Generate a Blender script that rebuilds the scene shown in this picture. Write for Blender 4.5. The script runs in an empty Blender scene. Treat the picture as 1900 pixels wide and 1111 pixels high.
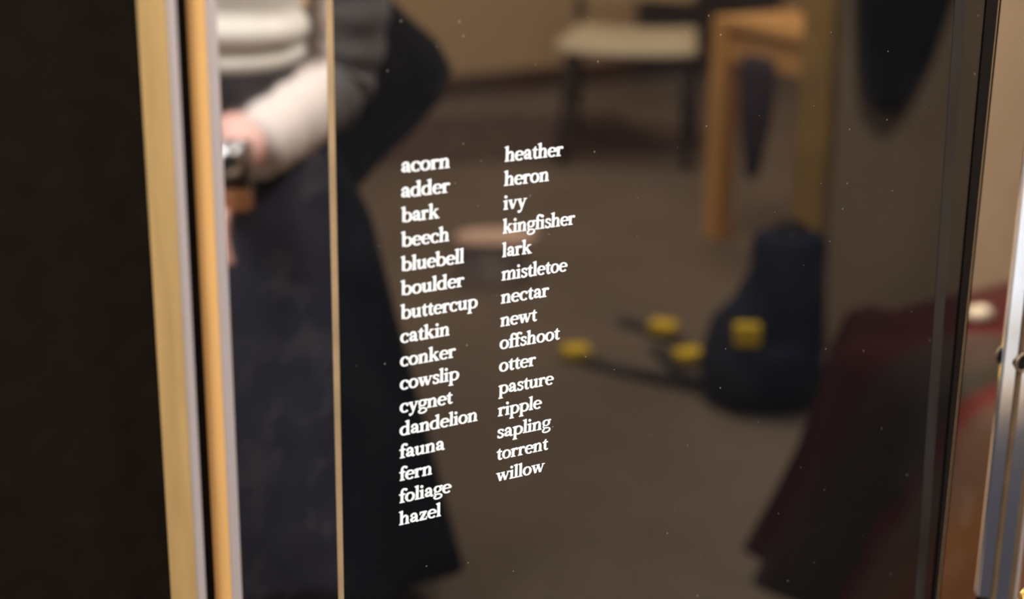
import bpy, bmesh, math, random
from mathutils import Vector, Matrix, Euler
random.seed(7)
S = bpy.context.scene
COL = S.collection
PI = math.pi

# ------------------------------------------------------------------ camera, light, exposure
S.view_settings.view_transform = 'Standard'
S.view_settings.look = 'None'
S.view_settings.exposure = 0.0
S.view_settings.gamma = 1.0
S.view_settings.use_curve_mapping = False

YAW, PITCH, ROLL, FPX = 0.552890, 0.312396, 0.0123255, 3026.95
cam_d = bpy.data.cameras.new('camera')
cam = bpy.data.objects.new('camera', cam_d); COL.objects.link(cam)
fwd = Vector((math.sin(YAW)*math.cos(PITCH), math.cos(YAW)*math.cos(PITCH), -math.sin(PITCH)))
rgt = Vector((math.cos(YAW), -math.sin(YAW), 0)); up = rgt.cross(fwd)
r2 = rgt*math.cos(ROLL) + up*math.sin(ROLL); u2 = up*math.cos(ROLL) - rgt*math.sin(ROLL)
CAM = Vector((-0.44553, -0.850527, 1.40))
m = Matrix((r2, u2, -fwd)).transposed().to_4x4(); m.translation = CAM
cam.matrix_world = m
cam_d.sensor_width = 36; cam_d.sensor_fit = 'HORIZONTAL'; cam_d.lens = 36*FPX/1900
cam_d.clip_start = 0.02
cam_d.dof.use_dof = True; cam_d.dof.focus_distance = 1.12; cam_d.dof.aperture_fstop = 3.5
S.camera = cam

w = bpy.data.worlds.new('World'); S.world = w; w.use_nodes = True
w.node_tree.nodes['Background'].inputs[0].default_value = (0.75, 0.86, 1, 1)
w.node_tree.nodes['Background'].inputs[1].default_value = 0.25

def area(name, loc, target, size, power, col, size_y=None):
    l = bpy.data.lights.new(name, 'AREA'); l.energy = power; l.color = col; l.size = size
    if size_y: l.shape = 'RECTANGLE'; l.size_y = size_y
    o = bpy.data.objects.new(name, l); COL.objects.link(o)
    o.location = loc; d = Vector(target) - Vector(loc)
    o.rotation_euler = d.to_track_quat('-Z', 'Y').to_euler()
    return o
area('ceiling_lamp_panel', (-.75, -1.05, 2.70), (0.05, -0.55, 0.9), 0.6, 84, (.93, .97, 1))
area('ceiling_lamp_hall', (1.75, -2.75, 2.72), (2.4, -3.2, 0), 1.0, 205, (1, .88, .72))
area('ceiling_lamp_back', (3.1, -4.2, 2.72), (3.3, -5.2, 0.9), 0.9, 165, (1, .93, .79))
area('added_side_light', (1.55, -0.62, 2.72), (1.3, -1.5, 0.7), 0.7, 95, (1, .96, .90))  # unseen light added to brighten the person's right side, partition and ottoman

# ------------------------------------------------------------------ helpers
def link_mesh(name, me, mat=None, parent=None):
    o = bpy.data.objects.new(name, me); COL.objects.link(o)
    if mat: me.materials.append(mat)
    if parent: o.parent = parent
    return o
def from_bm(name, bm, mat=None, parent=None, smooth=False):
    bmesh.ops.recalc_face_normals(bm, faces=bm.faces)
    me = bpy.data.meshes.new(name); bm.to_mesh(me); bm.free()
    if smooth:
        for p in me.polygons: p.use_smooth = True
    return link_mesh(name, me, mat, parent)
def tag(o, label=None, cat=None, group=None, kind=None):
    if label: o['label'] = label
    if cat: o['category'] = cat
    if group: o['group'] = group
    if kind: o['kind'] = kind
    return o
def empty(name, loc, label, cat, rz=0, group=None):
    o = bpy.data.objects.new(name, None); COL.objects.link(o)
    o.location = loc; o.rotation_euler = (0, 0, rz); o.empty_display_size = .05
    return tag(o, label, cat, group)
def box(bm, x0, x1, y0, y1, z0, z1, bev=0.0, mat=None):
    t = bmesh.new()
    bmesh.ops.create_cube(t, size=1)
    for v in t.verts:
        v.co = Vector((x0+(v.co.x+.5)*(x1-x0), y0+(v.co.y+.5)*(y1-y0), z0+(v.co.z+.5)*(z1-z0)))
    if bev > 0:
        bmesh.ops.bevel(t, geom=t.edges[:], offset=bev, segments=2, affect='EDGES', profile=.6)
    if mat is not None:
        for v in t.verts: v.co = mat @ v.co
    merge(bm, t); return bm
def merge(bm, t):
    vm = [bm.verts.new(v.co) for v in t.verts]
    t.verts.index_update()
    for f in t.faces:
        try: bm.faces.new([vm[v.index] for v in f.verts])
        except ValueError: pass
    t.free()
def tube(bm, pts, rad, n=12, cap=True):
    pts = [Vector(p) for p in pts]
    if not hasattr(rad, '__len__'): rad = [rad]*len(pts)
    rings = []; prev = None
    for i, p in enumerate(pts):
        d = (pts[min(i+1, len(pts)-1)] - pts[max(i-1, 0)]).normalized()
        if prev is None:
            a = Vector((0, 0, 1)) if abs(d.z) < .9 else Vector((1, 0, 0))
            u = d.cross(a).normalized()
        else:
            u = (prev - d*prev.dot(d)).normalized()
        prev = u; v = d.cross(u)
        rings.append([bm.verts.new(p + (u*math.cos(2*PI*k/n)+v*math.sin(2*PI*k/n))*rad[i]) for k in range(n)])
    for a, b in zip(rings, rings[1:]):
        for k in range(n): bm.faces.new((a[k], a[(k+1) % n], b[(k+1) % n], b[k]))
    if cap:
        bm.faces.new(rings[0][::-1]); bm.faces.new(rings[-1])
    return bm
def loft(bm, rings, cap0=True, cap1=True):
    vs = [[bm.verts.new(p) for p in r] for r in rings]; n = len(vs[0])
    for a, b in zip(vs, vs[1:]):
        for k in range(n): bm.faces.new((a[k], a[(k+1) % n], b[(k+1) % n], b[k]))
    if cap0: bm.faces.new(vs[0][::-1])
    if cap1: bm.faces.new(vs[-1])
    return bm
def spline(pts, n=8):
    P = [Vector(p) for p in pts]; out = []
    P = [P[0]*2-P[1]] + P + [P[-1]*2-P[-2]]
    for i in range(1, len(P)-2):
        a, b, c, d = P[i-1:i+3]
        for k in range(n):
            t = k/n
            out.append(.5*((2*b)+(c-a)*t+(2*a-5*b+4*c-d)*t*t+(3*b-a-3*c+d)*t**3))
    out.append(P[-2]); return out

# ------------------------------------------------------------------ materials
def mat(name, col, rough=.6, metal=0, spec=.5, noise=0, scale=20, bump=0, bscale=80, ior=None, stretch=None):
    m = bpy.data.materials.new(name); m.use_nodes = True
    nt = m.node_tree; b = nt.nodes['Principled BSDF']
    b.inputs['Base Color'].default_value = (*col, 1); b.inputs['Roughness'].default_value = rough
    b.inputs['Metallic'].default_value = metal; b.inputs['Specular IOR Level'].default_value = spec
    if ior: b.inputs['IOR'].default_value = ior
    tc = nt.nodes.new('ShaderNodeTexCoord')
    src = tc.outputs['Object']
    if stretch:
        mp = nt.nodes.new('ShaderNodeMapping'); mp.inputs['Scale'].default_value = stretch
        nt.links.new(src, mp.inputs[0]); src = mp.outputs[0]
    if noise:
        n = nt.nodes.new('ShaderNodeTexNoise'); n.inputs['Scale'].default_value = scale; n.inputs['Detail'].default_value = 5
        r = nt.nodes.new('ShaderNodeValToRGB')
        r.color_ramp.elements[0].position = .3; r.color_ramp.elements[1].position = .7
        r.color_ramp.elements[0].color = (*[c*(1-noise) for c in col], 1)
        r.color_ramp.elements[1].color = (*[min(1, c*(1+noise)) for c in col], 1)
        nt.links.new(src, n.inputs[0]); nt.links.new(n.outputs[0], r.inputs[0]); nt.links.new(r.outputs[0], b.inputs['Base Color'])
    if bump:
        n2 = nt.nodes.new('ShaderNodeTexNoise'); n2.inputs['Scale'].default_value = bscale
        bp = nt.nodes.new('ShaderNodeBump'); bp.inputs['Strength'].default_value = bump; bp.inputs['Distance'].default_value = .01
        nt.links.new(src, n2.inputs[0]); nt.links.new(n2.outputs[0], bp.inputs['Height']); nt.links.new(bp.outputs[0], b.inputs['Normal'])
    return m

def glass_mat():
    # dark glass: strong clear reflection, dust specks and faint wiping smears on its surface
    m = mat('dark_glass', (.0075, .0078, .0095), rough=.012, ior=2.02)
    nt = m.node_tree; b = nt.nodes['Principled BSDF']
    tc = nt.nodes.new('ShaderNodeTexCoord')
    v = nt.nodes.new('ShaderNodeTexVoronoi'); v.inputs['Scale'].default_value = 38; v.voronoi_dimensions = '2D'
    sp = nt.nodes.new('ShaderNodeSeparateXYZ'); cb = nt.nodes.new('ShaderNodeCombineXYZ')
    nt.links.new(tc.outputs['Object'], sp.inputs[0]); nt.links.new(sp.outputs[0], cb.inputs[0]); nt.links.new(sp.outputs[2], cb.inputs[1])
    nt.links.new(cb.outputs[0], v.inputs[0])
    wn = nt.nodes.new('ShaderNodeTexWhiteNoise'); nt.links.new(v.outputs['Color'], wn.inputs[0])
    th = nt.nodes.new('ShaderNodeMath'); th.operation = 'MULTIPLY'; th.inputs[1].default_value = .026
    pw = nt.nodes.new('ShaderNodeMath'); pw.operation = 'POWER'; pw.inputs[1].default_value = 3
    nt.links.new(wn.outputs['Value'], pw.inputs[0]); nt.links.new(pw.outputs[0], th.inputs[0])
    lt = nt.nodes.new('ShaderNodeMath'); lt.operation = 'LESS_THAN'
    nt.links.new(v.outputs['Distance'], lt.inputs[0]); nt.links.new(th.outputs[0], lt.inputs[1])
    n = nt.nodes.new('ShaderNodeTexNoise'); n.inputs['Scale'].default_value = 9; n.inputs['Detail'].default_value = 6
    nt.links.new(tc.outputs['Object'], n.inputs[0])
    rp = nt.nodes.new('ShaderNodeValToRGB')
    rp.color_ramp.elements[0].position = .5; rp.color_ramp.elements[0].color = (.0032, .0034, .0042, 1)
    rp.color_ramp.elements[1].position = .85; rp.color_ramp.elements[1].color = (.009, .009, .010, 1)
    nt.links.new(n.outputs[0], rp.inputs[0])
    mx = nt.nodes.new('ShaderNodeMix'); mx.data_type = 'RGBA'
    nt.links.new(lt.outputs[0], mx.inputs['Factor']); nt.links.new(rp.outputs[0], mx.inputs['A'])
    mx.inputs['B'].default_value = (.11, .10, .085, 1)
    nt.links.new(mx.outputs['Result'], b.inputs['Base Color'])
    return m

def mirror_mat():
    # polished metal: nearly a mirror, with a faint large ripple and patches of dust
    m = bpy.data.materials.new('polished_metal'); m.use_nodes = True
    nt = m.node_tree; b = nt.nodes['Principled BSDF']
    b.inputs['Base Color'].default_value = (.83, .80, .77, 1); b.inputs['Metallic'].default_value = 1
    b.inputs['Roughness'].default_value = .03
    tc = nt.nodes.new('ShaderNodeTexCoord')
    n = nt.nodes.new('ShaderNodeTexNoise'); n.inputs['Scale'].default_value = 7; n.inputs['Detail'].default_value = 0
    bp = nt.nodes.new('ShaderNodeBump'); bp.inputs['Strength'].default_value = .012; bp.inputs['Distance'].default_value = .05
    nt.links.new(tc.outputs['Object'], n.inputs[0]); nt.links.new(n.outputs[0], bp.inputs['Height'])
    nt.links.new(bp.outputs[0], b.inputs['Normal'])
    d = nt.nodes.new('ShaderNodeBsdfDiffuse'); d.inputs[0].default_value = (.5, .47, .45, 1)
    n3 = nt.nodes.new('ShaderNodeTexNoise'); n3.inputs['Scale'].default_value = 26; n3.inputs['Detail'].default_value = 6
    r = nt.nodes.new('ShaderNodeValToRGB')
    r.color_ramp.elements[0].position = .52; r.color_ramp.elements[0].color = (0, 0, 0, 1)
    r.color_ramp.elements[1].position = .9; r.color_ramp.elements[1].color = (.05, .05, .05, 1)
    nt.links.new(tc.outputs['Object'], n3.inputs[0]); nt.links.new(n3.outputs[0], r.inputs[0])
    mx = nt.nodes.new('ShaderNodeMixShader'); out = nt.nodes['Material Output']
    nt.links.new(r.outputs[0], mx.inputs[0]); nt.links.new(b.outputs[0], mx.inputs[1]); nt.links.new(d.outputs[0], mx.inputs[2])
    nt.links.new(mx.outputs[0], out.inputs[0])
    return m

def band_mat(name, bands, y0, y1, rough=.9):
    # woven cloth in irregular coloured bands running across its local y
    m = bpy.data.materials.new(name); m.use_nodes = True
    nt = m.node_tree; b = nt.nodes['Principled BSDF']; b.inputs['Roughness'].default_value = rough
    b.inputs['Specular IOR Level'].default_value = .1
    tc = nt.nodes.new('ShaderNodeTexCoord'); n = nt.nodes.new('ShaderNodeTexNoise'); n.inputs['Scale'].default_value = 6
    sx = nt.nodes.new('ShaderNodeSeparateXYZ')
    def math_(op, a, v):
        q = nt.nodes.new('ShaderNodeMath'); q.operation = op; nt.links.new(a, q.inputs[0])
        if isinstance(v, float): q.inputs[1].default_value = v
        else: nt.links.new(v, q.inputs[1])
        return q.outputs[0]
    L = nt.links.new
    L(tc.outputs['Object'], n.inputs[0]); L(tc.outputs['Object'], sx.inputs[0])
    u = math_('DIVIDE', math_('SUBTRACT', sx.outputs[1], y0), y1-y0)
    u = math_('ADD', u, math_('MULTIPLY', sx.outputs[0], -.35))
    u = math_('ADD', u, math_('MULTIPLY', math_('SUBTRACT', n.outputs[0], .5), .22))
    u = math_('ADD', u, math_('MULTIPLY', math_('SUBTRACT', sx.outputs[2], .46), -.55))
    r = nt.nodes.new('ShaderNodeValToRGB'); e = r.color_ramp.elements
    while len(e) < len(bands): e.new(.5)
    for k, (p, c) in enumerate(bands): e[k].position = p; e[k].color = (*c, 1)
    L(u, r.inputs[0]); L(r.outputs[0], b.inputs['Base Color'])
    return m

def glow_mat(name, col, strength):
    m = bpy.data.materials.new(name); m.use_nodes = True
    b = m.node_tree.nodes['Principled BSDF']
    b.inputs['Base Color'].default_value = (.8, .8, .8, 1)
    b.inputs['Emission Color'].default_value = (*col, 1); b.inputs['Emission Strength'].default_value = strength
    return m

M = dict(
 glass=glass_mat(), mirror=mirror_mat(),
 vinyl=mat('white_vinyl', (.76, .81, .84), .45, spec=.3),
 wood_gold=mat('honey_wood', (.62, .40, .165), .42, spec=.3, noise=.16, scale=11, stretch=(3, 3, .9), bump=.02),
 pale_edge=mat('pale_trim_metal', (.36, .32, .325), .38, metal=.35),
 gasket=mat('black_rubber', (.006, .0045, .004), .7, spec=.06),
 brass=mat('brass_lip', (.42, .31, .185), .36, metal=.55, noise=.1, scale=30),
 tape=mat('grey_tape', (.013, .0125, .0125), .22, noise=.35, scale=35, stretch=(1, 1, .4), ior=1.6),
 wall_dark=mat('dark_wall_paint', (.0060, .0040, .0028), .85, spec=.04, noise=.15, scale=60, bump=.08, bscale=300),
 chrome=mat('chrome', (.82, .84, .88), .10, metal=1, bump=.006, bscale=25),
 steel_tan=mat('worn_bronze_metal', (.15, .11, .07), .4, metal=.7, noise=.2, scale=40),
 gold=mat('gold', (.95, .66, .22), .14, metal=1),
 wall=mat('tan_wall_paint', (.60, .42, .24), .85, spec=.2, noise=.05, scale=2),
 beige=mat('beige_partition_paint', (.64, .46, .30), .85, spec=.2, noise=.05, scale=3),
 ceil=mat('ceiling_paint', (.7, .64, .55), .9),
 floor=mat('brown_carpet', (.185, .138, .103), .92, spec=.1, noise=.14, scale=2.2, bump=.1, bscale=150),
 rug=mat('dark_brown_rug', (.11, .07, .055), .95, spec=.1, noise=.3, scale=12),
 skin=mat('skin', (.60, .345, .30), .5, spec=.3, noise=.08, scale=30),
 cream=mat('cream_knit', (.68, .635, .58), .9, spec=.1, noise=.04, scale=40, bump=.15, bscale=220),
 sleeve=mat('cream_knit_darkened', (.54, .475, .445), .9, spec=.1, noise=.04, scale=40, bump=.15, bscale=220),  # sweater knit darkened to hold back the strong light on the forearm
 navy=mat('navy_coat_cloth', (.018, .0185, .028), .85, spec=.15, noise=.2, scale=14),
 black=mat('black_cloth', (.012, .010, .011), .85, spec=.15, noise=.2, scale=20),
 hair=mat('brown_hair', (.05, .03, .018), .5, noise=.3, scale=60, stretch=(4, 4, .5)),
 eye=mat('eye', (.7, .68, .65), .2),
 wood_table=mat('oak_table_wood', (.74, .40, .13), .5, noise=.15, scale=6, stretch=(1, 1, .3)),
 pale_seat=mat('pale_plywood', (.66, .54, .36), .5, noise=.05, scale=6),
 dark_metal=mat('dark_chair_metal', (.03, .022, .022), .4, metal=.4),
 brown_card=mat('brown_cardboard', (.28, .18, .12), .9, noise=.06, scale=8),
 cup=mat('pale_ceramic', (.72, .52, .40), .35),
 purple=mat('dark_purple_cloth', (.032, .018, .03), .9, noise=.2, scale=15),
 bag_navy=mat('navy_canvas', (.012, .016, .034), .75, spec=.1, noise=.2, scale=25, bump=.2, bscale=180),
 webbing=mat('black_webbing', (.016, .014, .016), .7),
 yellow=mat('yellow_plastic', (.98, .66, .02), .4),
 paper=mat('pinkish_paper', (.86, .58, .44), .8, noise=.05, scale=10),
 paper_grey=mat('grey_paper', (.40, .32, .29), .85, noise=.1, scale=12),
 end_wood=mat('raw_wood_edge', (.38, .235, .075), .6, noise=.2, scale=8),
 pom=mat('cream_wool', (.62, .52, .38), .95, bump=.5, bscale=120),
 throw=band_mat('patchwork_cloth', [(0, (.030, .008, .007)), (.20, (.038, .007, .006)), (.36, (.055, .008, .007)), (.42, (.040, .023, .017)), (.54, (.036, .022, .016)), (.60, (.018, .016, .010)), (.635, (.080, .009, .008)), (.68, (.085, .050, .034)), (.78, (.115, .050, .018)), (1, (.070, .026, .011))], -.4, .4),
 base_wood=mat('dark_wood', (.09, .04, .018), .5, noise=.2, scale=8),
 door=mat('dark_door_paint', (.05, .035, .03), .5),
 daylight=glow_mat('frosted_daylight', (.62, .80, 1), .64),
 white=mat('white_frame_paint', (.7, .7, .7), .5),
)

# ------------------------------------------------------------------ room shell
def structure(name, bm, mt, parent=None, smooth=False):
    o = from_bm(name, bm, mt, parent, smooth)
    if not parent: o['kind'] = 'structure'
    return o
X0, X1, Y0, Y1, H = -1.3, 5.2, -5.5, 0.0, 2.8
structure('floor', box(bmesh.new(), X0-.1, X1+.1, Y0-.1, .25, -.1, 0), M['floor'])
structure('ceiling', box(bmesh.new(), X0-.1, X1+.1, Y0-.1, .25, H, H+.1), M['ceil'])
structure('wall_back', box(bmesh.new(), X0-.1, X1+.1, Y0-.12, Y0, 0, H), M['wall'])
structure('wall_right', box(bmesh.new(), X1, X1+.12, Y0, .25, 0, H), M['wall'])
# left wall with a tall window opening
bm = bmesh.new()
wy0, wy1, wz0, wz1 = -2.7, -.8, .03, 2.3
box(bm, X0-.12, X0, Y0, wy0, 0, H); box(bm, X0-.12, X0, wy1, .25, 0, H)
box(bm, X0-.12, X0, wy0, wy1, 0, wz0); box(bm, X0-.12, X0, wy0, wy1, wz1, H)
structure('wall_left', bm, M['wall'])
bm = bmesh.new()
for y in (wy0, (wy0+wy1)/2-.03, wy1-.06): box(bm, X0-.09, X0-.02, y, y+.06, wz0, wz1)
for z, h in ((wz0, .045), (.135, .085), (1.15, .06), (wz1-.06, .06)): box(bm, X0-.088, X0-.022, wy0, wy1, z, z+h)
win = structure('window_1', bm, M['white'])
pane = from_bm('window_pane', box(bmesh.new(), X0-.065, X0-.055, wy0, wy1, wz0, wz1), M['daylight'], win)
# the wall that carries the panel: dark paint left of it, more wall right of it, recess behind it
PX0, PX1, PZ0, PZ1 = -.158, .66, .25, 1.75
bm = bmesh.new()
box(bm, X0-.1, PX0, 0, .2, 0, H); box(bm, PX1, X1+.1, 0, .2, 0, H)
box(bm, PX0, PX1, .0, .2, 0, PZ0); box(bm, PX0, PX1, .0, .2, PZ1, H); box(bm, PX0, PX1, .09, .2, PZ0, PZ1)
structure('wall_front', bm, M['wall_dark'])
# beige partition with a bare wooden end
structure('wall_partition', box(bmesh.new(), 2.30, X1, -2.20, -2.10, 0, H), M['beige'])
structure('trim_1', box(bmesh.new(), 2.272, 2.30, -2.205, -2.095, 0, H, .003), M['end_wood'])
structure('baseboard_back', box(bmesh.new(), X0, X1, Y0, Y0+.02, 0, .10, .003), M['base_wood'])
bm = bmesh.new(); box(bm, 4.15, 5.0, Y0, Y0+.045, 0.0, 2.05)
d = structure('door_1', bm, M['door'])
hb = bmesh.new(); tube(hb, [(4.24, Y0+.045, 1.0), (4.24, Y0+.09, 1.0), (4.34, Y0+.095, 1.0)], .011); from_bm('door_handle', hb, M['chrome'], d)

# ------------------------------------------------------------------ the word panel
panel = empty('framed_glass_panel', (0, 0, PZ0), 'dark glass panel in a polished metal frame, lettered with two columns of white words', 'glass panel')
def part(name, bm, mt, parent=panel, smooth=False, org=(0, 0, PZ0)):
    bmesh.ops.translate(bm, verts=bm.verts, vec=-Vector(org))
    return from_bm(name, bm, mt, parent, smooth)
def slant(bm, xb0, xb1, xt0, xt1, y0, y1, zb=PZ0, zt=PZ1, rz=(.9, 1.25)):
    """upright bar whose sides run through the given x at heights rz"""
    def X(a, b, z): return a + (b-a)*(z-rz[0])/(rz[1]-rz[0])
    r0 = [Vector((X(xb0, xt0, zb), y0, zb)), Vector((X(xb1, xt1, zb), y0, zb)), Vector((X(xb1, xt1, zb), y1, zb)), Vector((X(xb0, xt0, zb), y1, zb))]
    r1 = [Vector((X(xb0, xt0, zt), y0, zt)), Vector((X(xb1, xt1, zt), y0, zt)), Vector((X(xb1, xt1, zt), y1, zt)), Vector((X(xb0, xt0, zt), y1, zt))]
    return loft(bm, [r0, r1])
part('dark_glass', box(bmesh.new(), -.047, .503, .0, .006, PZ0+.06, PZ1-.06), M['glass'])
fl = part('metal_frame_side', slant(bmesh.new(), -.128, -.0478, -.128, -.0462, 0, .03), M['mirror'])
bl = part('brass_lip', slant(bmesh.new(), -.0478, -.0448, -.0470, -.0437, -.0012, .008), M['brass'])
bm = slant(bmesh.new(), .5003, .5470, .5003, .5470, 0, .03)
fr = part('metal_frame_side', bm, M['mirror'])
part('metal_frame_rail', box(bmesh.new(), -.128, .547, 0, .03, PZ0, PZ0+.06), M['mirror'])
part('metal_frame_rail', box(bmesh.new(), -.128, .547, 0, .03, PZ1-.06, PZ1), M['mirror'])
part('bright_edge', box(bmesh.new(), .4996, .5004, -.0004, .01, PZ0+.06, PZ1-.06), M['brass'])
part('black_seal', slant(bmesh.new(), .4947, .4995, .4868, .4995, -.0006, .004, PZ0+.06, PZ1-.06, (.75, 1.245)), M['gasket'])
part('tape_strip', slant(bmesh.new(), .4735, .4845, .4545, .4655, -.0004, .002, PZ0+.06, PZ1-.06, (.75, 1.245)), M['tape'])

# --- lettering: an upright old-style bold lower case, drawn stroke by stroke (x-height = 100)
def sweep(pts, w0, w1=None, n=7, T=None, t=None, closed=False):
    P = [Vector((p[0], p[1], 0)) for p in pts]
    if not closed and len(P) > 2: P = spline(P, n)
    out = []
    N = len(P)
    for i, p in enumerate(P):
        a = P[(i-1) % N] if (closed or i > 0) else P[i]
        b = P[(i+1) % N] if (closed or i < N-1) else P[i]
        d = (b-a).normalized()
        if T is not None: ww = t+(T-t)*abs(d.y)**1.4
        else: ww = w0+((w1 if w1 is not None else w0)-w0)*i/(N-1)
        nn = Vector((-d.y, d.x, 0))
        out.append((p+nn*ww/2, p-nn*ww/2))
    quads = [[out[i][0], out[i+1][0], out[i+1][1], out[i][1]] for i in range(N-1)]
    if closed: quads.append([out[-1][0], out[0][0], out[0][1], out[-1][1]])
    return quads
TH, HL = 26, 10.5
def arc(cx, cy, rx, ry, a0, a1, T=TH, t=HL, n=28):
    pts = [(cx+rx*math.cos(math.radians(a0+(a1-a0)*k/n)), cy+ry*math.sin(math.radians(a0+(a1-a0)*k/n))) for k in range(n+1)]
    P = []
    full = abs(a1-a0) >= 360
    if full: pts = pts[:-1]
    V = [Vector((x, y, 0)) for x, y in pts]; N = len(V); out = []
    for i, p in enumerate(V):
        a = V[(i-1) % N] if (full or i > 0) else V[i]; b = V[(i+1) % N] if (full or i < N-1) else V[i]
        d = (b-a).normalized(); ww = t+(T-t)*abs(d.y)**1.5; nn = Vector((-d.y, d.x, 0))
        out.append((p+nn*ww/2, p-nn*ww/2))
    q = [[out[i][0], out[i+1][0], out[i+1][1], out[i][1]] for i in range(N-1)]
    if full: q.append([out[-1][0], out[0][0], out[0][1], out[-1][1]])
    return q
def pg(*p): return [[Vector((x, y, 0)) for x, y in p]]
def ball(x, y, r): return pg(*[(x+r*math.cos(k*PI/7), y+r*math.sin(k*PI/7)) for k in range(14)])
def stem(x, y0, y1): return pg((x, y0), (x+TH, y0), (x+TH, y1), (x, y1))
def foot(x, l=11, r=11): return pg((x-l, 0), (x+TH+r, 0), (x+TH+r, 6), (x+TH, 15), (x, 15), (x-l, 6))
def flag(x, y): return pg((x-14, y-11), (x, y-20), (x+TH, y-20), (x+TH, y+3), (x+TH-5, y+3), (x-14, y-5))
def rev(q): return q
def arch(x):   # shoulder from a stem at x to a stem 58 further right
    return sweep([(x+TH-4, 72), (x+TH+12, 90), (x+TH+30, 95), (x+TH+43, 84), (x+TH+46, 62)], 8, 25) + stem(x+58, 0, 66)
G = {}
G['a'] = (sweep([(15, 76), (24, 90), (44, 96), (62, 88), (67, 66)], 10, 25) + ball(19, 75, 12) + stem(55, 14, 72) + sweep([(67, 16), (76, 5), (97, 8)], 22, 8) +
          sweep([(60, 56), (36, 50), (20, 36), (21, 17), (36, 9), (60, 20)], 0, T=26, t=9), 95)
G['b'] = (stem(8, 4, 150) + flag(8, 155) + arc(56, 49, 39, 45, 155, -165) , 108)
G['c'] = (arc(50, 49, 38, 46, 48, 318) + ball(76, 78, 13), 88)
G['d'] = (arc(48, 49, 38, 45, 20, 340) + stem(68, 0, 150) + flag(68, 155) + foot(68, -4, 12), 108)
G['e'] = (arc(50, 49, 38, 46, 8, 318) + pg((18, 49), (97, 49), (95, 59), (18, 59)), 94)
G['f'] = (stem(16, 0, 112) + foot(16, 11, 16) + sweep([(28, 108), (31, 134), (48, 150), (70, 147)], 25, 11) + ball(71, 141, 13) + pg((0, 86), (62, 86), (62, 98), (0, 98)), 62)
G['g'] = (arc(46, 66, 31, 32, 0, 360, 23, 9) + sweep([(24, 42), (14, 26), (20, 12), (40, 8)], 9, 14) +
          sweep([(34, 9), (66, 6), (86, -8), (80, -32), (48, -44), (17, -37), (11, -20), (28, -2)], 0, T=17, t=13) + sweep([(66, 88), (78, 98), (90, 97)], 8, 10) + ball(90, 93, 9), 94)
G['h'] = (stem(12, 0, 150) + flag(12, 155) + foot(12) + arch(12) + foot(70), 110)
G['i'] = (stem(12, 0, 90) + flag(12, 97) + foot(12) + ball(23, 134, 15), 50)
G['j'] = G['i']
G['k'] = (stem(12, 0, 150) + flag(12, 155) + foot(12) + sweep([(34, 46), (84, 94)], 11) + pg((62, 90), (104, 90), (104, 98), (62, 98)) + sweep([(50, 60), (92, 4)], 28) + pg((66, 0), (116, 0), (116, 7), (66, 7)), 114)
G['l'] = (stem(12, 0, 150) + flag(12, 155) + foot(12), 50)
G['m'] = (stem(12, 0, 90) + flag(12, 97) + foot(12) + arch(12) + foot(70) + arch(70) + foot(128), 168)
G['n'] = (stem(12, 0, 90) + flag(12, 97) + foot(12) + arch(12) + foot(70), 110)
G['o'] = (arc(50, 49, 38, 46, 0, 360), 100)
G['p'] = (stem(12, -46, 90) + flag(12, 97) + pg((1, -52), (50, -52), (50, -45), (37, -38), (12, -38), (1, -45)) + arc(60, 49, 38, 45, 160, -160), 110)
G['r'] = (stem(12, 0, 90) + flag(12, 97) + foot(12, 11, 15) + sweep([(35, 68), (46, 88), (64, 95)], 9, 14) + ball(67, 86, 13), 80)
G['s'] = (sweep([(68, 76), (56, 91), (36, 94), (20, 84), (22, 66), (40, 55), (60, 42), (65, 22), (50, 6), (28, 5), (12, 22)], 0, T=21, t=14) + pg((62, 68), (70, 68), (70, 96), (62, 92)) + pg((9, 32), (17, 32), (17, 6), (9, 2)), 76)
G['t'] = (stem(16, 20, 98) + pg((16, 96), (41, 96), (41, 126), (34, 126), (16, 100)) + sweep([(28, 24), (36, 7), (52, 5), (64, 14)], 25, 8) + pg((2, 86), (62, 86), (62, 98), (2, 98)), 64)
G['u'] = (stem(10, 28, 90) + flag(10, 97) + sweep([(22, 32), (26, 13), (42, 6), (58, 12), (70, 26)], 25, 8) + stem(68, 0, 90) + flag(68, 97) + foot(68, -4, 12), 108)
G['v'] = (sweep([(20, 96), (50, 4)], 27) + sweep([(84, 96), (51, 2)], 11) + pg((-2, 90), (44, 90), (44, 98), (-2, 98)) + pg((66, 90), (102, 90), (102, 98), (66, 98)), 98)
G['w'] = (sweep([(18, 96), (46, 4)], 26) + sweep([(72, 92), (47, 2)], 11) + sweep([(70, 96), (100, 4)], 26) + sweep([(132, 96), (101, 2)], 11) + pg((-3, 90), (42, 90), (42, 98), (-3, 98)) + pg((50, 90), (92, 90), (92, 98), (50, 98)) + pg((116, 90), (150, 90), (150, 98), (116, 98)), 146)
G['y'] = (sweep([(20, 96), (52, 6)], 27) + sweep([(86, 96), (54, 8), (40, -30), (22, -42)], 11, 13) + ball(19, -38, 13) + pg((-2, 90), (44, 90), (44, 98), (-2, 98)) + pg((68, 90), (104, 90), (104, 98), (68, 98)), 98)
G['z'] = (pg((10, 84), (84, 84), (84, 98), (10, 98)) + pg((8, 0), (84, 0), (84, 14), (8, 14)) + sweep([(70, 92), (22, 6)], 27) + pg((10, 66), (17, 66), (20, 98), (10, 98)) + pg((76, 0), (84, 0), (86, 34), (79, 34)), 92)

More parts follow.
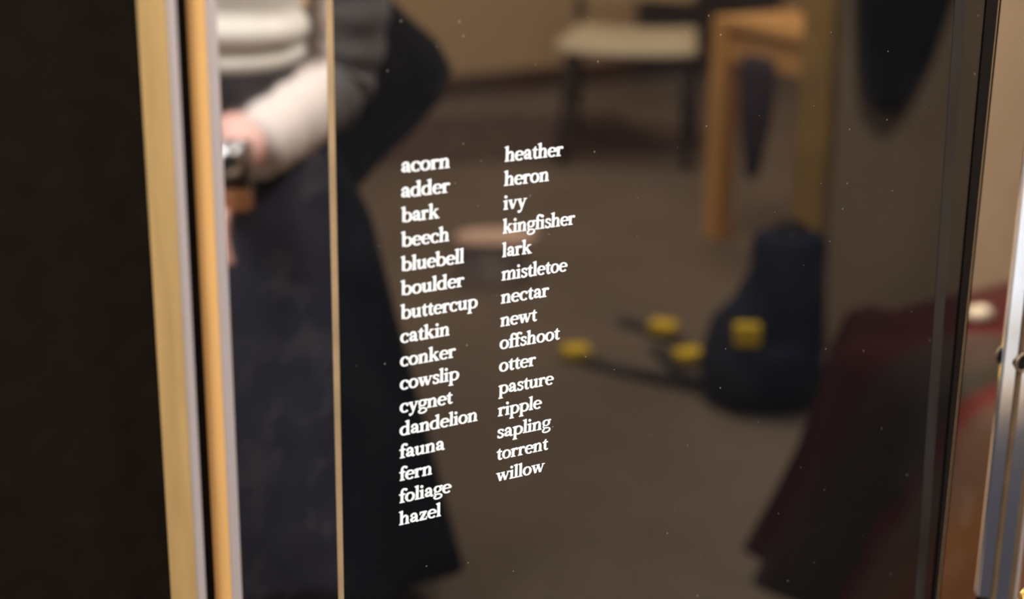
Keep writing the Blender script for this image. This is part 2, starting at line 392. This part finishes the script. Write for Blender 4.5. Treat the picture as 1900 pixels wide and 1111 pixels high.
PITCH_Z, GAP, TROT = .0155, .07250, -.018295
XH = .00615/100
def word(txt, x_start, width, row, ZT=1.17):
    pieces = []; pen = 0
    for ch in txt:
        q, adv = G[ch]
        for poly in q: pieces.append([Vector((p.x+pen, p.y, 0)) for p in poly])
        pen += adv
    xs = [p.x for poly in pieces for p in poly]; lo, hi = min(xs), max(xs)
    sx = width/(hi-lo)
    c, s = math.cos(TROT), math.sin(TROT)
    bm = bmesh.new()
    for poly in pieces:
        fr_, bk = [], []; off = 3e-6*(pieces.index(poly) % 40)
        for p in poly:
            lx = x_start + (p.x-lo)*sx; lz = -row*PITCH_Z + p.y*XH
            X = lx*c - lz*s; Z = lx*s + lz*c + ZT
            fr_.append(bm.verts.new((X, -.00030-off, Z))); bk.append(bm.verts.new((X, .0002, Z)))
        try:
            bm.faces.new(fr_); bm.faces.new(bk[::-1])
            n = len(fr_)
            for k in range(n): bm.faces.new((fr_[k], bk[k], bk[(k+1) % n], fr_[(k+1) % n]))
        except ValueError: pass
    o = part('vinyl_word', bm, M['vinyl'])
    o['label'] = 'white lettering of the word ' + txt
WORDS1 = [('acorn', 33.2), ('adder', 33.6), ('bark', 26.6), ('beech', 33.6), ('bluebell', 44.6), ('boulder', 45.0), ('buttercup', 55.2), ('catkin', 35.0),
          ('conker', 39.8), ('cowslip', 42.6), ('cygnet', 38.2), ('dandelion', 57.0), ('fauna', 33.0), ('fern', 23.8), ('foliage', 38.6), ('hazel', 30.8)]
WORDS2 = [('heather', 43.6), ('heron', 33.4), ('ivy', 17.4), ('kingfisher', 54.8), ('lark', 22.4), ('mistletoe', 50.4), ('nectar', 36.6), ('newt', 28.0),
          ('offshoot', 46.4), ('otter', 28.2), ('pasture', 43.0), ('ripple', 34.2), ('sapling', 42.0), ('torrent', 40.4), ('willow', 38.2)]
for i, (t_, wd) in enumerate(WORDS1): word(t_, 0.0, wd/1000, i)
for i, (t_, wd) in enumerate(WORDS2): word(t_, GAP, wd/1000, i)

# ------------------------------------------------------------------ wooden boards at the left edge of the panel
def edge_board(name, x, wdt, front, back, label, wood, zz=(PZ0, PZ1)):
    root = empty(name, (x, 0, zz[0]), label, 'wooden board')
    part('board', box(bmesh.new(), x, x+wdt, front+.0015, back, zz[0], zz[1], .0006), wood, root, org=(x, 0, zz[0]))
    part('edge_trim', box(bmesh.new(), x-.0002, x+wdt+.0002, front, front+.0022, zz[0], zz[1], .0007), M['pale_edge'], root, org=(x, 0, zz[0]))['label'] = 'pale metal edge strip'
    return root
edge_board('wooden_edge_board', -.158, .0046, -.0475, .03, 'wider honey-coloured wooden board with pale metal edge, beside the black wall', M['wood_gold'])
edge_board('wooden_edge_board', -.1372, .0056, -.0475, .03, 'narrower honey-coloured wooden board with pale metal edge, against the mirror-bright frame', mat('honey_wood_lightened', (.86, .53, .20), .42, spec=.3, noise=.10, scale=9, stretch=(3, 3, .8), bump=.02))  # wood colour lightened to offset the shade from the first board
tag(part('black_filler_strip', box(bmesh.new(), -.1528, -.1372, -.0183, .03, PZ0, PZ1), M['gasket'], None, org=(0, 0, 0)),
    'black filler strip sunk in the gap between the two wooden boards', 'filler strip')

# ------------------------------------------------------------------ chrome fittings at the right edge
cat = empty('chrome_door_strip', (.548, 0, .735), 'chrome strip with bright bevelled edge along the right side of the metal frame', 'metal strip')
o3 = (.548, 0, .735)
def prism(prof, z0, z1): return loft(bmesh.new(), [[Vector((x, y, z)) for x, y in prof] for z in (z0, z1)])
# triangular bar whose broad face turns to the left, towards the daylight
part('strip_bar', prism([(.5475, .004), (.5475, -.0008), (.5484, -.0016), (.5544, -.0085), (.5552, -.0082), (.5552, .004)], .738, 1.72), M['chrome'], cat, org=o3)
part('groove', box(bmesh.new(), .5552, .5572, -.0045, .004, .735, 1.72), M['gasket'], cat, org=o3)['label'] = 'dark groove'
trk = empty('metal_track', (.58, 0, .70), 'grooved metal track right of the chrome strip, brown and blue-grey', 'metal track')
o4 = (.58, 0, .70)
part('inner_rail', box(bmesh.new(), .5572, .5624, -.0085, .005, PZ0, 1.75, .0006), M['steel_tan'], trk, org=o4)
part('channel', prism([(.5624, .005), (.5624, -.0085), (.5687, -.0159), (.5695, -.0155), (.5695, .005)], PZ0, 1.75), M['chrome'], trk, org=o4)
part('outer_rail', box(bmesh.new(), .5695, .5755, -.0165, .005, PZ0, 1.75, .0012), M['steel_tan'], trk, org=o4)
part('pale_bead', tube(bmesh.new(), [(.578, -.0150, PZ0), (.578, -.0150, 1.75)], .0024), M['pale_edge'], trk, True, org=o4)
part('back_plate', box(bmesh.new(), .5755, PX1, -.012, .005, PZ0, 1.75), M['base_wood'], trk, org=o4)
ey = empty('screw_eyelet', (.5592, -.0105, .9505), 'small round bronze eyelet with a black hole on the chrome strip', 'eyelet')
bm = bmesh.new()
def torus(bm, c, R, r, n=28, k=10):
    rings = []
    for i in range(n):
        a = 2*PI*i/n; ring = []
        for j in range(k):
            b = 2*PI*j/k; rr = R+r*math.cos(b)
            ring.append(bm.verts.new(Vector((rr*math.cos(a), r*math.sin(b), rr*math.sin(a)))+Vector(c)))
        rings.append(ring)
    for i in range(n):
        A, B = rings[i], rings[(i+1) % n]
        for j in range(k): bm.faces.new((A[j], A[(j+1) % k], B[(j+1) % k], B[j]))
torus(bm, (0, 0, 0), .0074, .0014)
from_bm('rim', bm, M['steel_tan'], ey, True)
bm = bmesh.new(); tube(bm, [(0, -.0006, 0), (0, .009, 0)], .0070, 24); from_bm('hole', bm, M['gasket'], ey)
# gold chain rings at the lower right corner
for k, (zz, rot) in enumerate([(.7385, .5), (.7325, 1.25), (.7265, .4)]):
    bm = bmesh.new(); torus(bm, (0, 0, 0), .0042, .0011)
    g = from_bm('gold_chain_link', bm, M['gold'], None, True)
    g.location = (.5835, -.0175, zz); g.rotation_euler = (.3, 0, rot)
    tag(g, 'shiny gold chain link at the lower right corner, ' + ['topmost of three', 'the middle one of three', 'lowest of three'][k], 'chain link', 'gold chain links')

# ------------------------------------------------------------------ person in the cream sweater (seen in the polished frame)
PL = Vector((.478, -1.611, 0)); PR = math.atan2(.52, .855)
def blob(bm, c, r, rot=None, sub=3):
    t = bmesh.new(); bmesh.ops.create_icosphere(t, subdivisions=sub, radius=1)
    for v in t.verts:
        p = Vector((v.co.x*r[0], v.co.y*r[1], v.co.z*r[2]))
        if rot: p = rot @ p
        v.co = p+Vector(c)
    merge(bm, t)
def limb(bm, pts, rad, n=14):
    tube(bm, pts, rad, n)
    for p, r in zip(pts, rad): blob(bm, p, (r, r, r), sub=2)
bb = bmesh.new()
# torso, pelvis, neck, head
def ell(cx, cy, z, rx, ry, n=24): return [Vector((cx+rx*math.cos(2*PI*k/n), cy+ry*math.sin(2*PI*k/n), z)) for k in range(n)]
loft(bb, [ell(0, 0, .74, .10, .08), ell(0, 0, .80, .165, .11), ell(0, 0, .90, .165, .112), ell(0, 0, 1.02, .135, .098), ell(0, 0, 1.14, .145, .105), ell(0, .0, 1.25, .165, .108), ell(0, -.005, 1.33, .15, .09), ell(0, -.005, 1.385, .07, .06)])
limb(bb, [(0, -.01, 1.35), (0, .005, 1.46)], [.055, .05])
blob(bb, (0, .015, 1.555), (.074, .092, .112)); blob(bb, (0, .045, 1.49), (.05, .05, .045)); blob(bb, (0, .085, 1.462), (.022, .02, .018))
blob(bb, (0, .103, 1.543), (.010, .014, .026)); blob(bb, (0, .106, 1.524), (.014, .012, .009))
for s in (-1, 1):
    blob(bb, (s*.076, .01, 1.545), (.011, .022, .034)); blob(bb, (s*.036, .080, 1.522), (.02, .014, .02)); blob(bb, (s*.032, .089, 1.580), (.026, .012, .008))
blob(bb, (0, .095, 1.491), (.022, .012, .005)); blob(bb, (0, .094, 1.482), (.019, .012, .005))
for s in (-1, 1):
    limb(bb, [(s*.085, 0, .80), (s*.09, .01, .48), (s*.088, -.015, .36), (s*.088, -.02, .10)], [.085, .055, .055, .038])
    limb(bb, [(s*.088, -.035, .045), (s*.09, .06, .035), (s*.095, .13, .028)], [.038, .036, .026])
# right arm, bent, hand in front of the hip holding a silver thing; left arm hanging
RA = [(.165, -.01, 1.315), (.222, -.035, 1.10), (.205, -.05, .915), (.128, .125, .865)]
limb(bb, RA, [.052, .046, .042, .030])
LA = [(-.165, -.01, 1.315), (-.205, -.02, 1.08), (-.20, .0, .90), (-.155, .19, .82)]
limb(bb, LA, [.052, .046, .042, .030])
def hand(bm, wrist, palm, side, down):
    wv, pv = Vector(wrist), Vector(palm); d = (pv-wv).normalized()
    dn = Vector(down).normalized(); out = d.cross(dn).normalized()*side
    limb(bm, [wv, wv+d*.035, wv+d*.075], [.027, .031, .031])
    blob(bm, wv+d*.055, (.030, .030, .036))
    across = dn
    for k, (o_, L) in enumerate([(-.027, .070), (-.009, .080), (.009, .075), (.026, .058)]):
        b0 = wv+d*.082+across*o_
        p1 = b0+d*L*.45+out*.004; p2 = p1+(d*.35+out*.75+dn*.25)*L*.34; p3 = p2+(out*.55-d*.35+dn*.45)*L*.30
        limb(bm, [b0-d*.03, b0, p1, p2, p3], [.011, .0105, .0095, .0085, .0072], 10)
    t0 = wv+d*.03-across*.024
    limb(bm, [t0, t0+d*.028-across*.014+out*.022, t0+d*.05-across*.006+out*.045, t0+d*.066+across*.004+out*.056], [.014, .012, .010, .008], 10)
hand(bb, RA[-1], (.075, .195, .855), 1, (-.15, .1, -1))
hand(bb, LA[-1], (-.10, .26, .81), -1, (.1, .1, -1))
me0 = bpy.data.meshes.new('tmp'); bmesh.ops.recalc_face_normals(bb, faces=bb.faces); bb.to_mesh(me0); bb.free()
tmp = bpy.data.objects.new('tmp', me0); COL.objects.link(tmp)
rm = tmp.modifiers.new('r', 'REMESH'); rm.mode = 'VOXEL'; rm.voxel_size = .0055
sm = tmp.modifiers.new('s', 'SMOOTH'); sm.factor = .5; sm.iterations = 3
bpy.context.view_layer.update()
me1 = bpy.data.meshes.new_from_object(tmp.evaluated_get(bpy.context.evaluated_depsgraph_get()))
bpy.data.objects.remove(tmp); bpy.data.meshes.remove(me0)
for p in me1.polygons: p.use_smooth = True
me1.materials.clear()
person = link_mesh('person', me1, M['skin'])
person.location = PL; person.rotation_euler = (0, 0, PR)
tag(person, 'person in cream sweater and long navy coat skirt holding a silver object at the hip', 'person')
for s in (-1, 1):
    bm = bmesh.new(); blob(bm, (s*.032, .0905, 1.558), (.012, .009, .007), sub=3); e_ = from_bm('eye', bm, M['eye'], person, True)
    bm = bmesh.new(); blob(bm, (s*.032, .0965, 1.558), (.0052, .0040, .0056), sub=2); from_bm('iris', bm, M['hair'], e_, True)
# hair: a shoulder-length shell
bm = bmesh.new()
rings = []
for z, rx, ry, cy in [(1.30, .12, .055, -.085), (1.38, .115, .07, -.06), (1.46, .105, .085, -.04), (1.54, .098, .10, -.025), (1.60, .092, .102, -.012), (1.645, .075, .085, -.002), (1.68, .04, .05, .005)]:
    rings.append([Vector((rx*(1+.04*math.sin(9*2*PI*k/40))*math.cos(2*PI*k/40), cy+ry*(1+.04*math.sin(9*2*PI*k/40))*math.sin(2*PI*k/40), z)) for k in range(40)])
loft(bm, rings); from_bm('hair', bm, M['hair'], person, True)
# sweater body with horizontal blousing folds
bm = bmesh.new(); rings = []
prof = [(.948, .160, .120), (.953, .170, .128), (.966, .174, .131), (.976, .168, .126), (.981, .158, .119), (.986, .164, .124), (.99, .180, .136), (1.008, .183, .140), (1.022, .177, .135),
        (1.032, .168, .128), (1.045, .172, .131), (1.07, .181, .139), (1.10, .184, .141), (1.14, .184, .140), (1.20, .190, .142), (1.27, .190, .134), (1.33, .172, .115), (1.375, .105, .085), (1.395, .075, .068), (1.40, .068, .062)]
for z, rx, ry in prof:
    rings.append([Vector((rx*math.cos(2*PI*k/64)*(1+.012*math.sin(5*2*PI*k/64+z*30)), ry*math.sin(2*PI*k/64)*(1+.012*math.sin(4*2*PI*k/64)), z+.012*math.cos(2*PI*k/64)*(1 if z < 1.15 else 0)+.004*math.sin(3*2*PI*k/64+z*9))) for k in range(64)])
loft(bm, rings); sw = from_bm('sweater', bm, M['cream'], person, True)
def sleeve(pts, rad, fold):
    P = spline(pts, 14); n = len(P)
    R = []
    for i in range(n):
        f = i/(n-1)*(len(rad)-1); a = int(min(f, len(rad)-2)); r = rad[a]+(rad[a+1]-rad[a])*(f-a)
        R.append(r*(1+fold*math.sin(i*1.05)*(.4+.6*math.exp(-((i/n-.66)/.18)**2))))
    b = bmesh.new(); tube(b, P, R, 28); return from_bm('sleeve', b, M['sleeve'], person, True)
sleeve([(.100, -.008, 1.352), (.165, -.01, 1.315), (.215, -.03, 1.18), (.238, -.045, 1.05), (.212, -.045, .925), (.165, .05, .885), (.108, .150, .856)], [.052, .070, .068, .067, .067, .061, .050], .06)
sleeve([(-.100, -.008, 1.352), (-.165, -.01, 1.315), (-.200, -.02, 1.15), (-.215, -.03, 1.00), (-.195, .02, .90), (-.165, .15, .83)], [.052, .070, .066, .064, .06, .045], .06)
# long flared coat skirt
bm = bmesh.new(); rings = []
for i in range(15):
    f = i/14; z = .955-.86*f
    rx = .158+.115*min(1, f/.28)+.135*max(0, f-.28)/.72; ry = .115+.06*min(1, f/.28)+.12*max(0, f-.28)/.72
    rings.append([Vector((rx*math.cos(2*PI*k/72)*(1+.07*f*math.sin(9*2*PI*k/72)), ry*math.sin(2*PI*k/72)*(1+.10*f*math.sin(9*2*PI*k/72+.6)), z)) for k in range(72)])
loft(bm, rings); from_bm('coat_skirt', bm, M['navy'], person, True)
bm = bmesh.new(); loft(bm, [ell(0, 0, .885, .196, .146, 40), ell(0, 0, .915, .182, .137, 40), ell(0, 0, .962, .166, .124, 40)]); from_bm('waistband', bm, M['black'], person, True)
for s in (-1, 1):
    bm = bmesh.new()
    loft(bm, [ell(s*.092, .045, .002, .05, .135), ell(s*.092, .045, .03, .052, .138), ell(s*.092, .03, .06, .048, .11), ell(s*.09, -.02, .10, .048, .055), ell(s*.09, -.02, .14, .046, .052)])
    from_bm('shoe', bm, M['black'], person, True)
# silver object in the hand (a small folded metal camera body with brown grip)
a2w = lambda p: PL + Matrix.Rotation(PR, 3, 'Z') @ Vector(p)
ho = empty('hand_held_camera', a2w((.085, .235, .84)), 'small silver camera with brown grip held in the hand of the person', 'camera', PR)
bm = bmesh.new(); tube(bm, [(0, -.012, .018), (0, .012, .020), (0, .026, .021)], [.023, .023, .019], 24); lens = from_bm('lens', bm, M['chrome'], ho, True)
bm = bmesh.new(); tube(bm, [(0, .0262, .021), (0, .0275, .021)], .014, 20); from_bm('lens_glass', bm, M['gasket'], lens)
bm = bmesh.new(); box(bm, -.036, .030, -.03, -.010, -.035, .045, .004); from_bm('body', bm, M['chrome'], ho)
bm = bmesh.new(); box(bm, -.034, .028, -.028, -.004, -.062, -.030, .006); from_bm('grip', bm, mat('brown_leather', (.25, .10, .04), .5), ho)
bm = bmesh.new(); tube(bm, spline([(-.01, 0, -.058), (-.014, .004, -.10), (-.008, .002, -.15)], 6), [.0075]*13, 10); from_bm('wrist_strap', bm, mat('pink_strap', (.72, .40, .33), .6), ho, True)

# shoulder bag hanging behind the elbow
bgr = empty('shoulder_bag', a2w((.268, -.25, .695)), 'soft black shoulder bag hanging behind the elbow of the person', 'bag', PR)
bm = bmesh.new(); rings = []
for z, hw, hd, cx in [(0, .012, .015, -.045), (.04, .04, .03, -.04), (.09, .072, .045, -.022), (.15, .105, .060, .0), (.21, .122, .065, .012), (.26, .110, .06, .0), (.31, .082, .045, -.035), (.37, .055, .02, -.065)]:
    rings.append([Vector((cx+hw*math.cos(2*PI*k/32)*(1+.05*math.sin(5*2*PI*k/32+z*20)), hd*math.sin(2*PI*k/32)*(1+.06*math.sin(4*2*PI*k/32)), z)) for k in range(32)])
loft(bm, rings); from_bm('bag_body', bm, mat('charcoal_cloth', (.035, .029, .031), .85, spec=.15, noise=.2, scale=20), bgr, True)
bm = bmesh.new(); tube(bm, spline([(-.02, 0, .32), (-.05, .06, .56), (-.11, .15, .68), (-.13, .10, .66), (-.12, .0, .55), (-.09, -.02, .39)], 8), .009, 8); from_bm('strap', bm, M['black'], bgr, True)

# ------------------------------------------------------------------ furniture in the room
# rug
bm = bmesh.new(); mt_ = Matrix.Translation((2.75, -4.72, 0)) @ Matrix.Rotation(.35, 4, 'Z')
box(bm, -.75, .75, -.40, .40, .0, .012, .004, mt_)
tag(from_bm('floor_rug', bm, M['rug']), 'dark brown rug lying on the carpet by the back wall', 'rug')
bm = bmesh.new(); box(bm, -.42, .42, -.85, .85, 0, .012, .004)
o = from_bm('added_dark_mat', bm, mat('dark_mat', (.028, .028, .036), .95, spec=.1, noise=.2, scale=20)); o.location = (-.80, -1.60, 0)  # unseen mat, added so the chrome strip reflects dark instead of lit carpet
tag(o, 'dark grey mat added below the tall window to darken the chrome strip reflection', 'mat')
# chair
ch = empty('side_chair', (3.17, -4.17, 0), 'chair with pale plywood seat and back on dark legs', 'chair', math.atan2(.34, .40))
# local x = along the front edge, local -y = away from the mirror
bm = bmesh.new(); rings = []
for yy, zz in [(.24, .425), (.215, .452), (.0, .447), (-.20, .450), (-.235, .458)]:
    rings.append([Vector((x*(.26 if yy > 0 else .24), yy, zz+.014*x*x)) for x in [-1+2*k/12 for k in range(13)]] + [Vector((x*(.26 if yy > 0 else .24), yy-.004, zz-.016+.014*x*x)) for x in [1-2*k/12 for k in range(13)]])
loft(bm, rings); from_bm('seat', bm, M['pale_seat'], ch, True)
bm = bmesh.new(); rings = []
for zz, yy in [(.56, -.235), (.62, -.25), (.75, -.275), (.86, -.295), (.88, -.30)]:
    w_ = .24 if .57 < zz < .87 else .22
    rings.append([Vector((x*w_, yy-.035*(1-x*x), zz)) for x in [-1+2*k/12 for k in range(13)]] + [Vector((x*w_, yy-.035*(1-x*x)+.013, zz)) for x in [1-2*k/12 for k in range(13)]])
loft(bm, rings); from_bm('backrest', bm, M['pale_seat'], ch, True)
for sx in (-1, 1):
    bm = bmesh.new(); tube(bm, [(sx*.21, .19, .43), (sx*.235, .225, 0)], [.017, .014], 12); from_bm('leg', bm, M['dark_metal'], ch, True)
    bm = bmesh.new(); tube(bm, spline([(sx*.235, -.28, 0), (sx*.225, -.24, .30), (sx*.225, -.235, .50), (sx*.22, -.30, .84)], 6), .016, 12); from_bm('leg', bm, M['dark_metal'], ch, True)
    bm = bmesh.new(); tube(bm, [(sx*.225, .20, .22), (sx*.225, -.25, .22)], .011, 10); from_bm('stretcher', bm, M['dark_metal'], ch, True)
bm = bmesh.new(); box(bm, -.22, .22, -.22, .20, .405, .428, .004); from_bm('seat_frame', bm, M['dark_metal'], ch)
# table
tb = empty('wooden_table', (3.10, -2.70, 0), 'plain oak table with square legs and a deep apron', 'table')
TX, TY, TZ = .40, .40, .70
bm = bmesh.new(); box(bm, -TX, TX, -TY, TY, TZ-.03, TZ, .004); from_bm('tabletop', bm, M['wood_table'], tb)
bm = bmesh.new()
for s in (-1, 1):
    box(bm, s*(TX-.03)-.011, s*(TX-.03)+.011, -TY+.03, TY-.03, TZ-.13, TZ-.03); box(bm, -TX+.03, TX-.03, s*(TY-.03)-.011, s*(TY-.03)+.011, TZ-.13, TZ-.03)
from_bm('apron', bm, M['wood_table'], tb)
for sx in (-1, 1):
    for sy in (-1, 1):
        bm = bmesh.new(); box(bm, sx*(TX-.034)-.033, sx*(TX-.034)+.033, sy*(TY-.034)-.033, sy*(TY-.034)+.033, 0, TZ-.03, .003); from_bm('leg', bm, M['wood_table'], tb)
# cardboard box and cup on the table
bx = empty('cardboard_box', (3.16, -2.93, TZ), 'brown cardboard box standing on the oak table', 'box', .1)
bm = bmesh.new(); box(bm, -.17, .17, -.12, .12, 0, .20, .003); from_bm('carton', bm, M['brown_card'], bx)
for s in (-1, 1):
    bm = bmesh.new(); box(bm, -.17, .17, min(s*.002, s*.12), max(s*.002, s*.12), .20, .204); from_bm('flap', bm, M['brown_card'], bx)
cp = empty('ceramic_cup', (2.78, -2.58, TZ), 'pale ceramic cup standing at the corner of the oak table', 'cup')
bm = bmesh.new()
cr = [(.026, 0), (.030, .004), (.036, .05), (.038, .088), (.034, .088), (.032, .05), (.026, .008)]
loft(bm, [[Vector((r*math.cos(2*PI*k/28), r*math.sin(2*PI*k/28), z)) for k in range(28)] for r, z in cr]); from_bm('cup_body', bm, M['cup'], cp, True)
bm = bmesh.new(); tube(bm, spline([(-.035, 0, .07), (-.06, 0, .062), (-.062, 0, .035), (-.035, 0, .022)], 6), .005, 8); from_bm('cup_handle', bm, M['cup'], cp, True)
# dark purple cloth hanging over the apron
bm = bmesh.new(); rings = []
for z, hw in [(.645, .07), (.60, .078), (.50, .070), (.42, .055), (.36, .04), (.31, .028), (.285, .015)]:
    rings.append([Vector((.02*math.sin(2*PI*k/24)-.012, hw*math.cos(2*PI*k/24)*(1+.08*math.sin(4*2*PI*k/24+z*14)), z)) for k in range(24)])
loft(bm, rings); pc = from_bm('hanging_cloth', bm, M['purple'], None, True); pc.location = (2.675, -2.83, -.03)
tag(pc, 'dark purple cloth hanging in a point from the side of the oak table', 'cloth')

# rucksack on the floor, straps and yellow buckles spread out to its side
rk = empty('rucksack', (1.955, -1.915, 0), 'navy blue rucksack on the floor with loose straps and yellow buckles', 'rucksack', .55)
bm = bmesh.new(); rings = []
for z, hw, hd, cx in [(0, .125, .09, 0), (.02, .14, .11, 0), (.10, .14, .12, .0), (.18, .130, .108, .008), (.23, .105, .088, .030), (.30, .086, .07, .045), (.385, .084, .06, .047), (.40, .072, .045, .047)]:
    rings.append([Vector((cx+abs(math.cos(2*PI*k/36))**.6*math.copysign(hw, math.cos(2*PI*k/36)), abs(math.sin(2*PI*k/36))**.6*math.copysign(hd, math.sin(2*PI*k/36)), z)) for k in range(36)])
loft(bm, rings); from_bm('bag_body', bm, M['bag_navy'], rk, True)
bm = bmesh.new(); rings = []
for z, hw, hd in [(.02, .09, .02), (.035, .105, .05), (.11, .105, .055), (.15, .095, .045), (.165, .08, .02)]:
    rings.append([Vector((hw*math.cos(2*PI*k/24), .10+hd*math.sin(2*PI*k/24), z)) for k in range(24)])
loft(bm, rings); from_bm('front_pocket', bm, M['bag_navy'], rk, True)
bm = bmesh.new(); tube(bm, spline([(.017, 0, .375), (.025, 0, .42), (.07, 0, .42), (.077, 0, .375)], 6), .010, 8); from_bm('carry_handle', bm, M['webbing'], rk, True)
RKI = (Matrix.Translation(rk.location) @ Matrix.Rotation(.55, 4, 'Z')).inverted()
def floor_strap(pts, wd=.045):
    P = spline([RKI @ Vector(p) for p in pts], 8); b = bmesh.new(); rings = []
    for i, p in enumerate(P):
        d = (P[min(i+1, len(P)-1)]-P[max(i-1, 0)]); d.z = 0; d.normalize(); nn = Vector((-d.y, d.x, 0))
        rings.append([p+nn*wd/2, p-nn*wd/2, p-nn*wd/2+Vector((0, 0, .008)), p+nn*wd/2+Vector((0, 0, .008))])
    loft(b, rings); return from_bm('shoulder_strap', b, M['webbing'], rk)
straps = []
straps.append(floor_strap([(1.86, -2.0, .03), (1.80, -2.12, .012), (1.745, -2.24, .004), (1.72, -2.33, .004)]))
straps.append(floor_strap([(1.95, -2.05, .05), (1.99, -2.22, .012), (2.01, -2.36, .004), (1.98, -2.52, .004)]))
straps.append(floor_strap([(1.90, -2.0, .09), (1.88, -2.08, .03), (1.885, -2.16, .012), (1.93, -2.30, .004)], .035))
for sp_, (x, y, z, a) in zip(straps, [(1.716, -2.345, .006, .3), (2.012, -2.375, .012, 1.0), (1.872, -2.085, .05, .2), ]):
    b = bmesh.new(); box(b, -.034, .034, -.030, .030, 0, .028, .007, RKI @ Matrix.Translation((x, y, z)) @ Matrix.Rotation(a, 4, 'Z'))
    from_bm('buckle', b, M['yellow'], sp_)['label'] = 'yellow plastic buckle'
b = bmesh.new(); box(b, -.085, -.025, .085, .124, .165, .215, .007); from_bm('buckle', b, M['yellow'], rk)['label'] = 'yellow plastic buckle above the front pocket'

# crumpled paper bag on the floor
pb = empty('paper_bag', (1.87, -3.02, 0), 'small grey paper bag with pinkish folded top lying on the carpet', 'paper bag', .55)
bm = bmesh.new(); rings = []
for z, hw, hd in [(0, .095, .055), (.01, .10, .06), (.07, .098, .055), (.12, .10, .045)]:
    rings.append([Vector((hw*math.cos(2*PI*k/20)*(1+.05*math.sin(3*2*PI*k/20+z*30)), hd*math.sin(2*PI*k/20)*(1+.1*math.sin(5*2*PI*k/20)), z)) for k in range(20)])
loft(bm, rings); from_bm('bag_body', bm, M['paper_grey'], pb)
bm = bmesh.new(); rings = []
for z, hw, hd, dx in [(.118, .106, .06, 0), (.128, .118, .075, .01), (.140, .118, .06, .02), (.150, .10, .03, .03)]:
    rings.append([Vector((dx+hw*math.cos(2*PI*k/20), hd*math.sin(2*PI*k/20)*(1+.15*math.sin(3*2*PI*k/20)), z)) for k in range(20)])
loft(bm, rings); from_bm('folded_top', bm, M['paper'], pb)['label'] = 'pinkish folded top'

# black coat on a peg on the partition
cw = empty('wall_peg', (2.47, -2.10, 1.62), 'metal peg on the beige partition behind the black coat', 'peg')
bm = bmesh.new(); tube(bm, [(0, 0, 0), (0, .045, .005), (0, .055, .03)], .007, 10); from_bm('peg', bm, M['chrome'], cw, True)
ct = empty('hanging_coat', (2.47, -2.06, .58), 'black coat hanging against the beige partition', 'coat')
bm = bmesh.new(); rings = []
for z, hw, hd, cx in [(.03, .03, .016, -.03), (.07, .075, .025, -.03), (.16, .115, .032, -.015), (.30, .15, .035, 0), (.50, .17, .036, 0), (.75, .16, .036, 0), (.92, .13, .034, 0), (1.0, .06, .03, 0), (1.045, .03, .02, 0)]:
    rings.append([Vector((cx+hw*math.cos(2*PI*k/40)*(1+.05*math.sin(7*2*PI*k/40)), .0+hd*math.sin(2*PI*k/40)*(1+.2*math.sin(6*2*PI*k/40)), z)) for k in range(40)])
loft(bm, rings); from_bm('coat_body', bm, M['black'], ct, True)
for s in (-1, 1):
    bm = bmesh.new(); tube(bm, spline([(s*.10, .02, .92), (s*.155, .03, .70), (s*.15, .028, .42)], 8), [.045-.0006*k for k in range(17)], 14); from_bm('sleeve', bm, M['black'], ct, True)

# ottoman with a patchwork cover
OC = (1.83, -.82, 0)
ot = empty('covered_ottoman', OC, 'low square ottoman with dark red and brown patchwork cover and cream pompoms on top', 'ottoman')
OX, OY, OH = .36, .38, .455
bm = bmesh.new(); box(bm, -OX+.03, OX-.03, -OY+.03, OY-.03, .10, OH, .03); from_bm('cushion', bm, M['base_wood'], ot)
for sx in (-1, 1):
    for sy in (-1, 1):
        bm = bmesh.new(); tube(bm, [(sx*(OX-.07), sy*(OY-.07), 0), (sx*(OX-.07), sy*(OY-.07), .11)], [.018, .024], 12); from_bm('leg', bm, M['base_wood'], ot, True)
bm = bmesh.new(); N = 96; rings = []
def sq(a, hx, hy, p=.38):
    c, s = math.cos(a), math.sin(a); return Vector((abs(c)**p*math.copysign(hx, c), abs(s)**p*math.copysign(hy, s), 0))
for f, drop, grow in [(.0, .030, 0), (.25, .034, 0), (.5, .038, 0), (.75, .034, 0), (.95, .028, 0), (1.02, .012, 0), (1.06, -.03, 0), (1.09, -.12, .02), (1.14, -.24, .07), (1.22, -.36, .12), (1.30, -.464, .16)]:
    ring = []
    for k in range(N):
        a = 2*PI*k/N; p = sq(a, OX+.015, OY+.015)*max(f, .002)
        wav = max(0, -drop-.02)*.11*math.sin(11*a+.7)
        q = p*(1+wav)
        z = drop + (.012*math.sin(5*a+f*6)+.010*math.sin(9*a-f*4))*(1 if f > .2 and drop > 0 else .4 if f > 0 else 0)
        ring.append(Vector((q.x, q.y, OH+max(z, -.467))))
    rings.append(ring)
loft(bm, rings, True, False); from_bm('cover', bm, M['throw'], ot, True)
for x, y in [(-.14, -.22), (.17, .19), (.16, -.24), (-.15, .20)]:
    bm = bmesh.new(); blob(bm, (x, y, OH+.046), (.019, .019, .016), sub=2); from_bm('pompom', bm, M['pom'], ot, True)
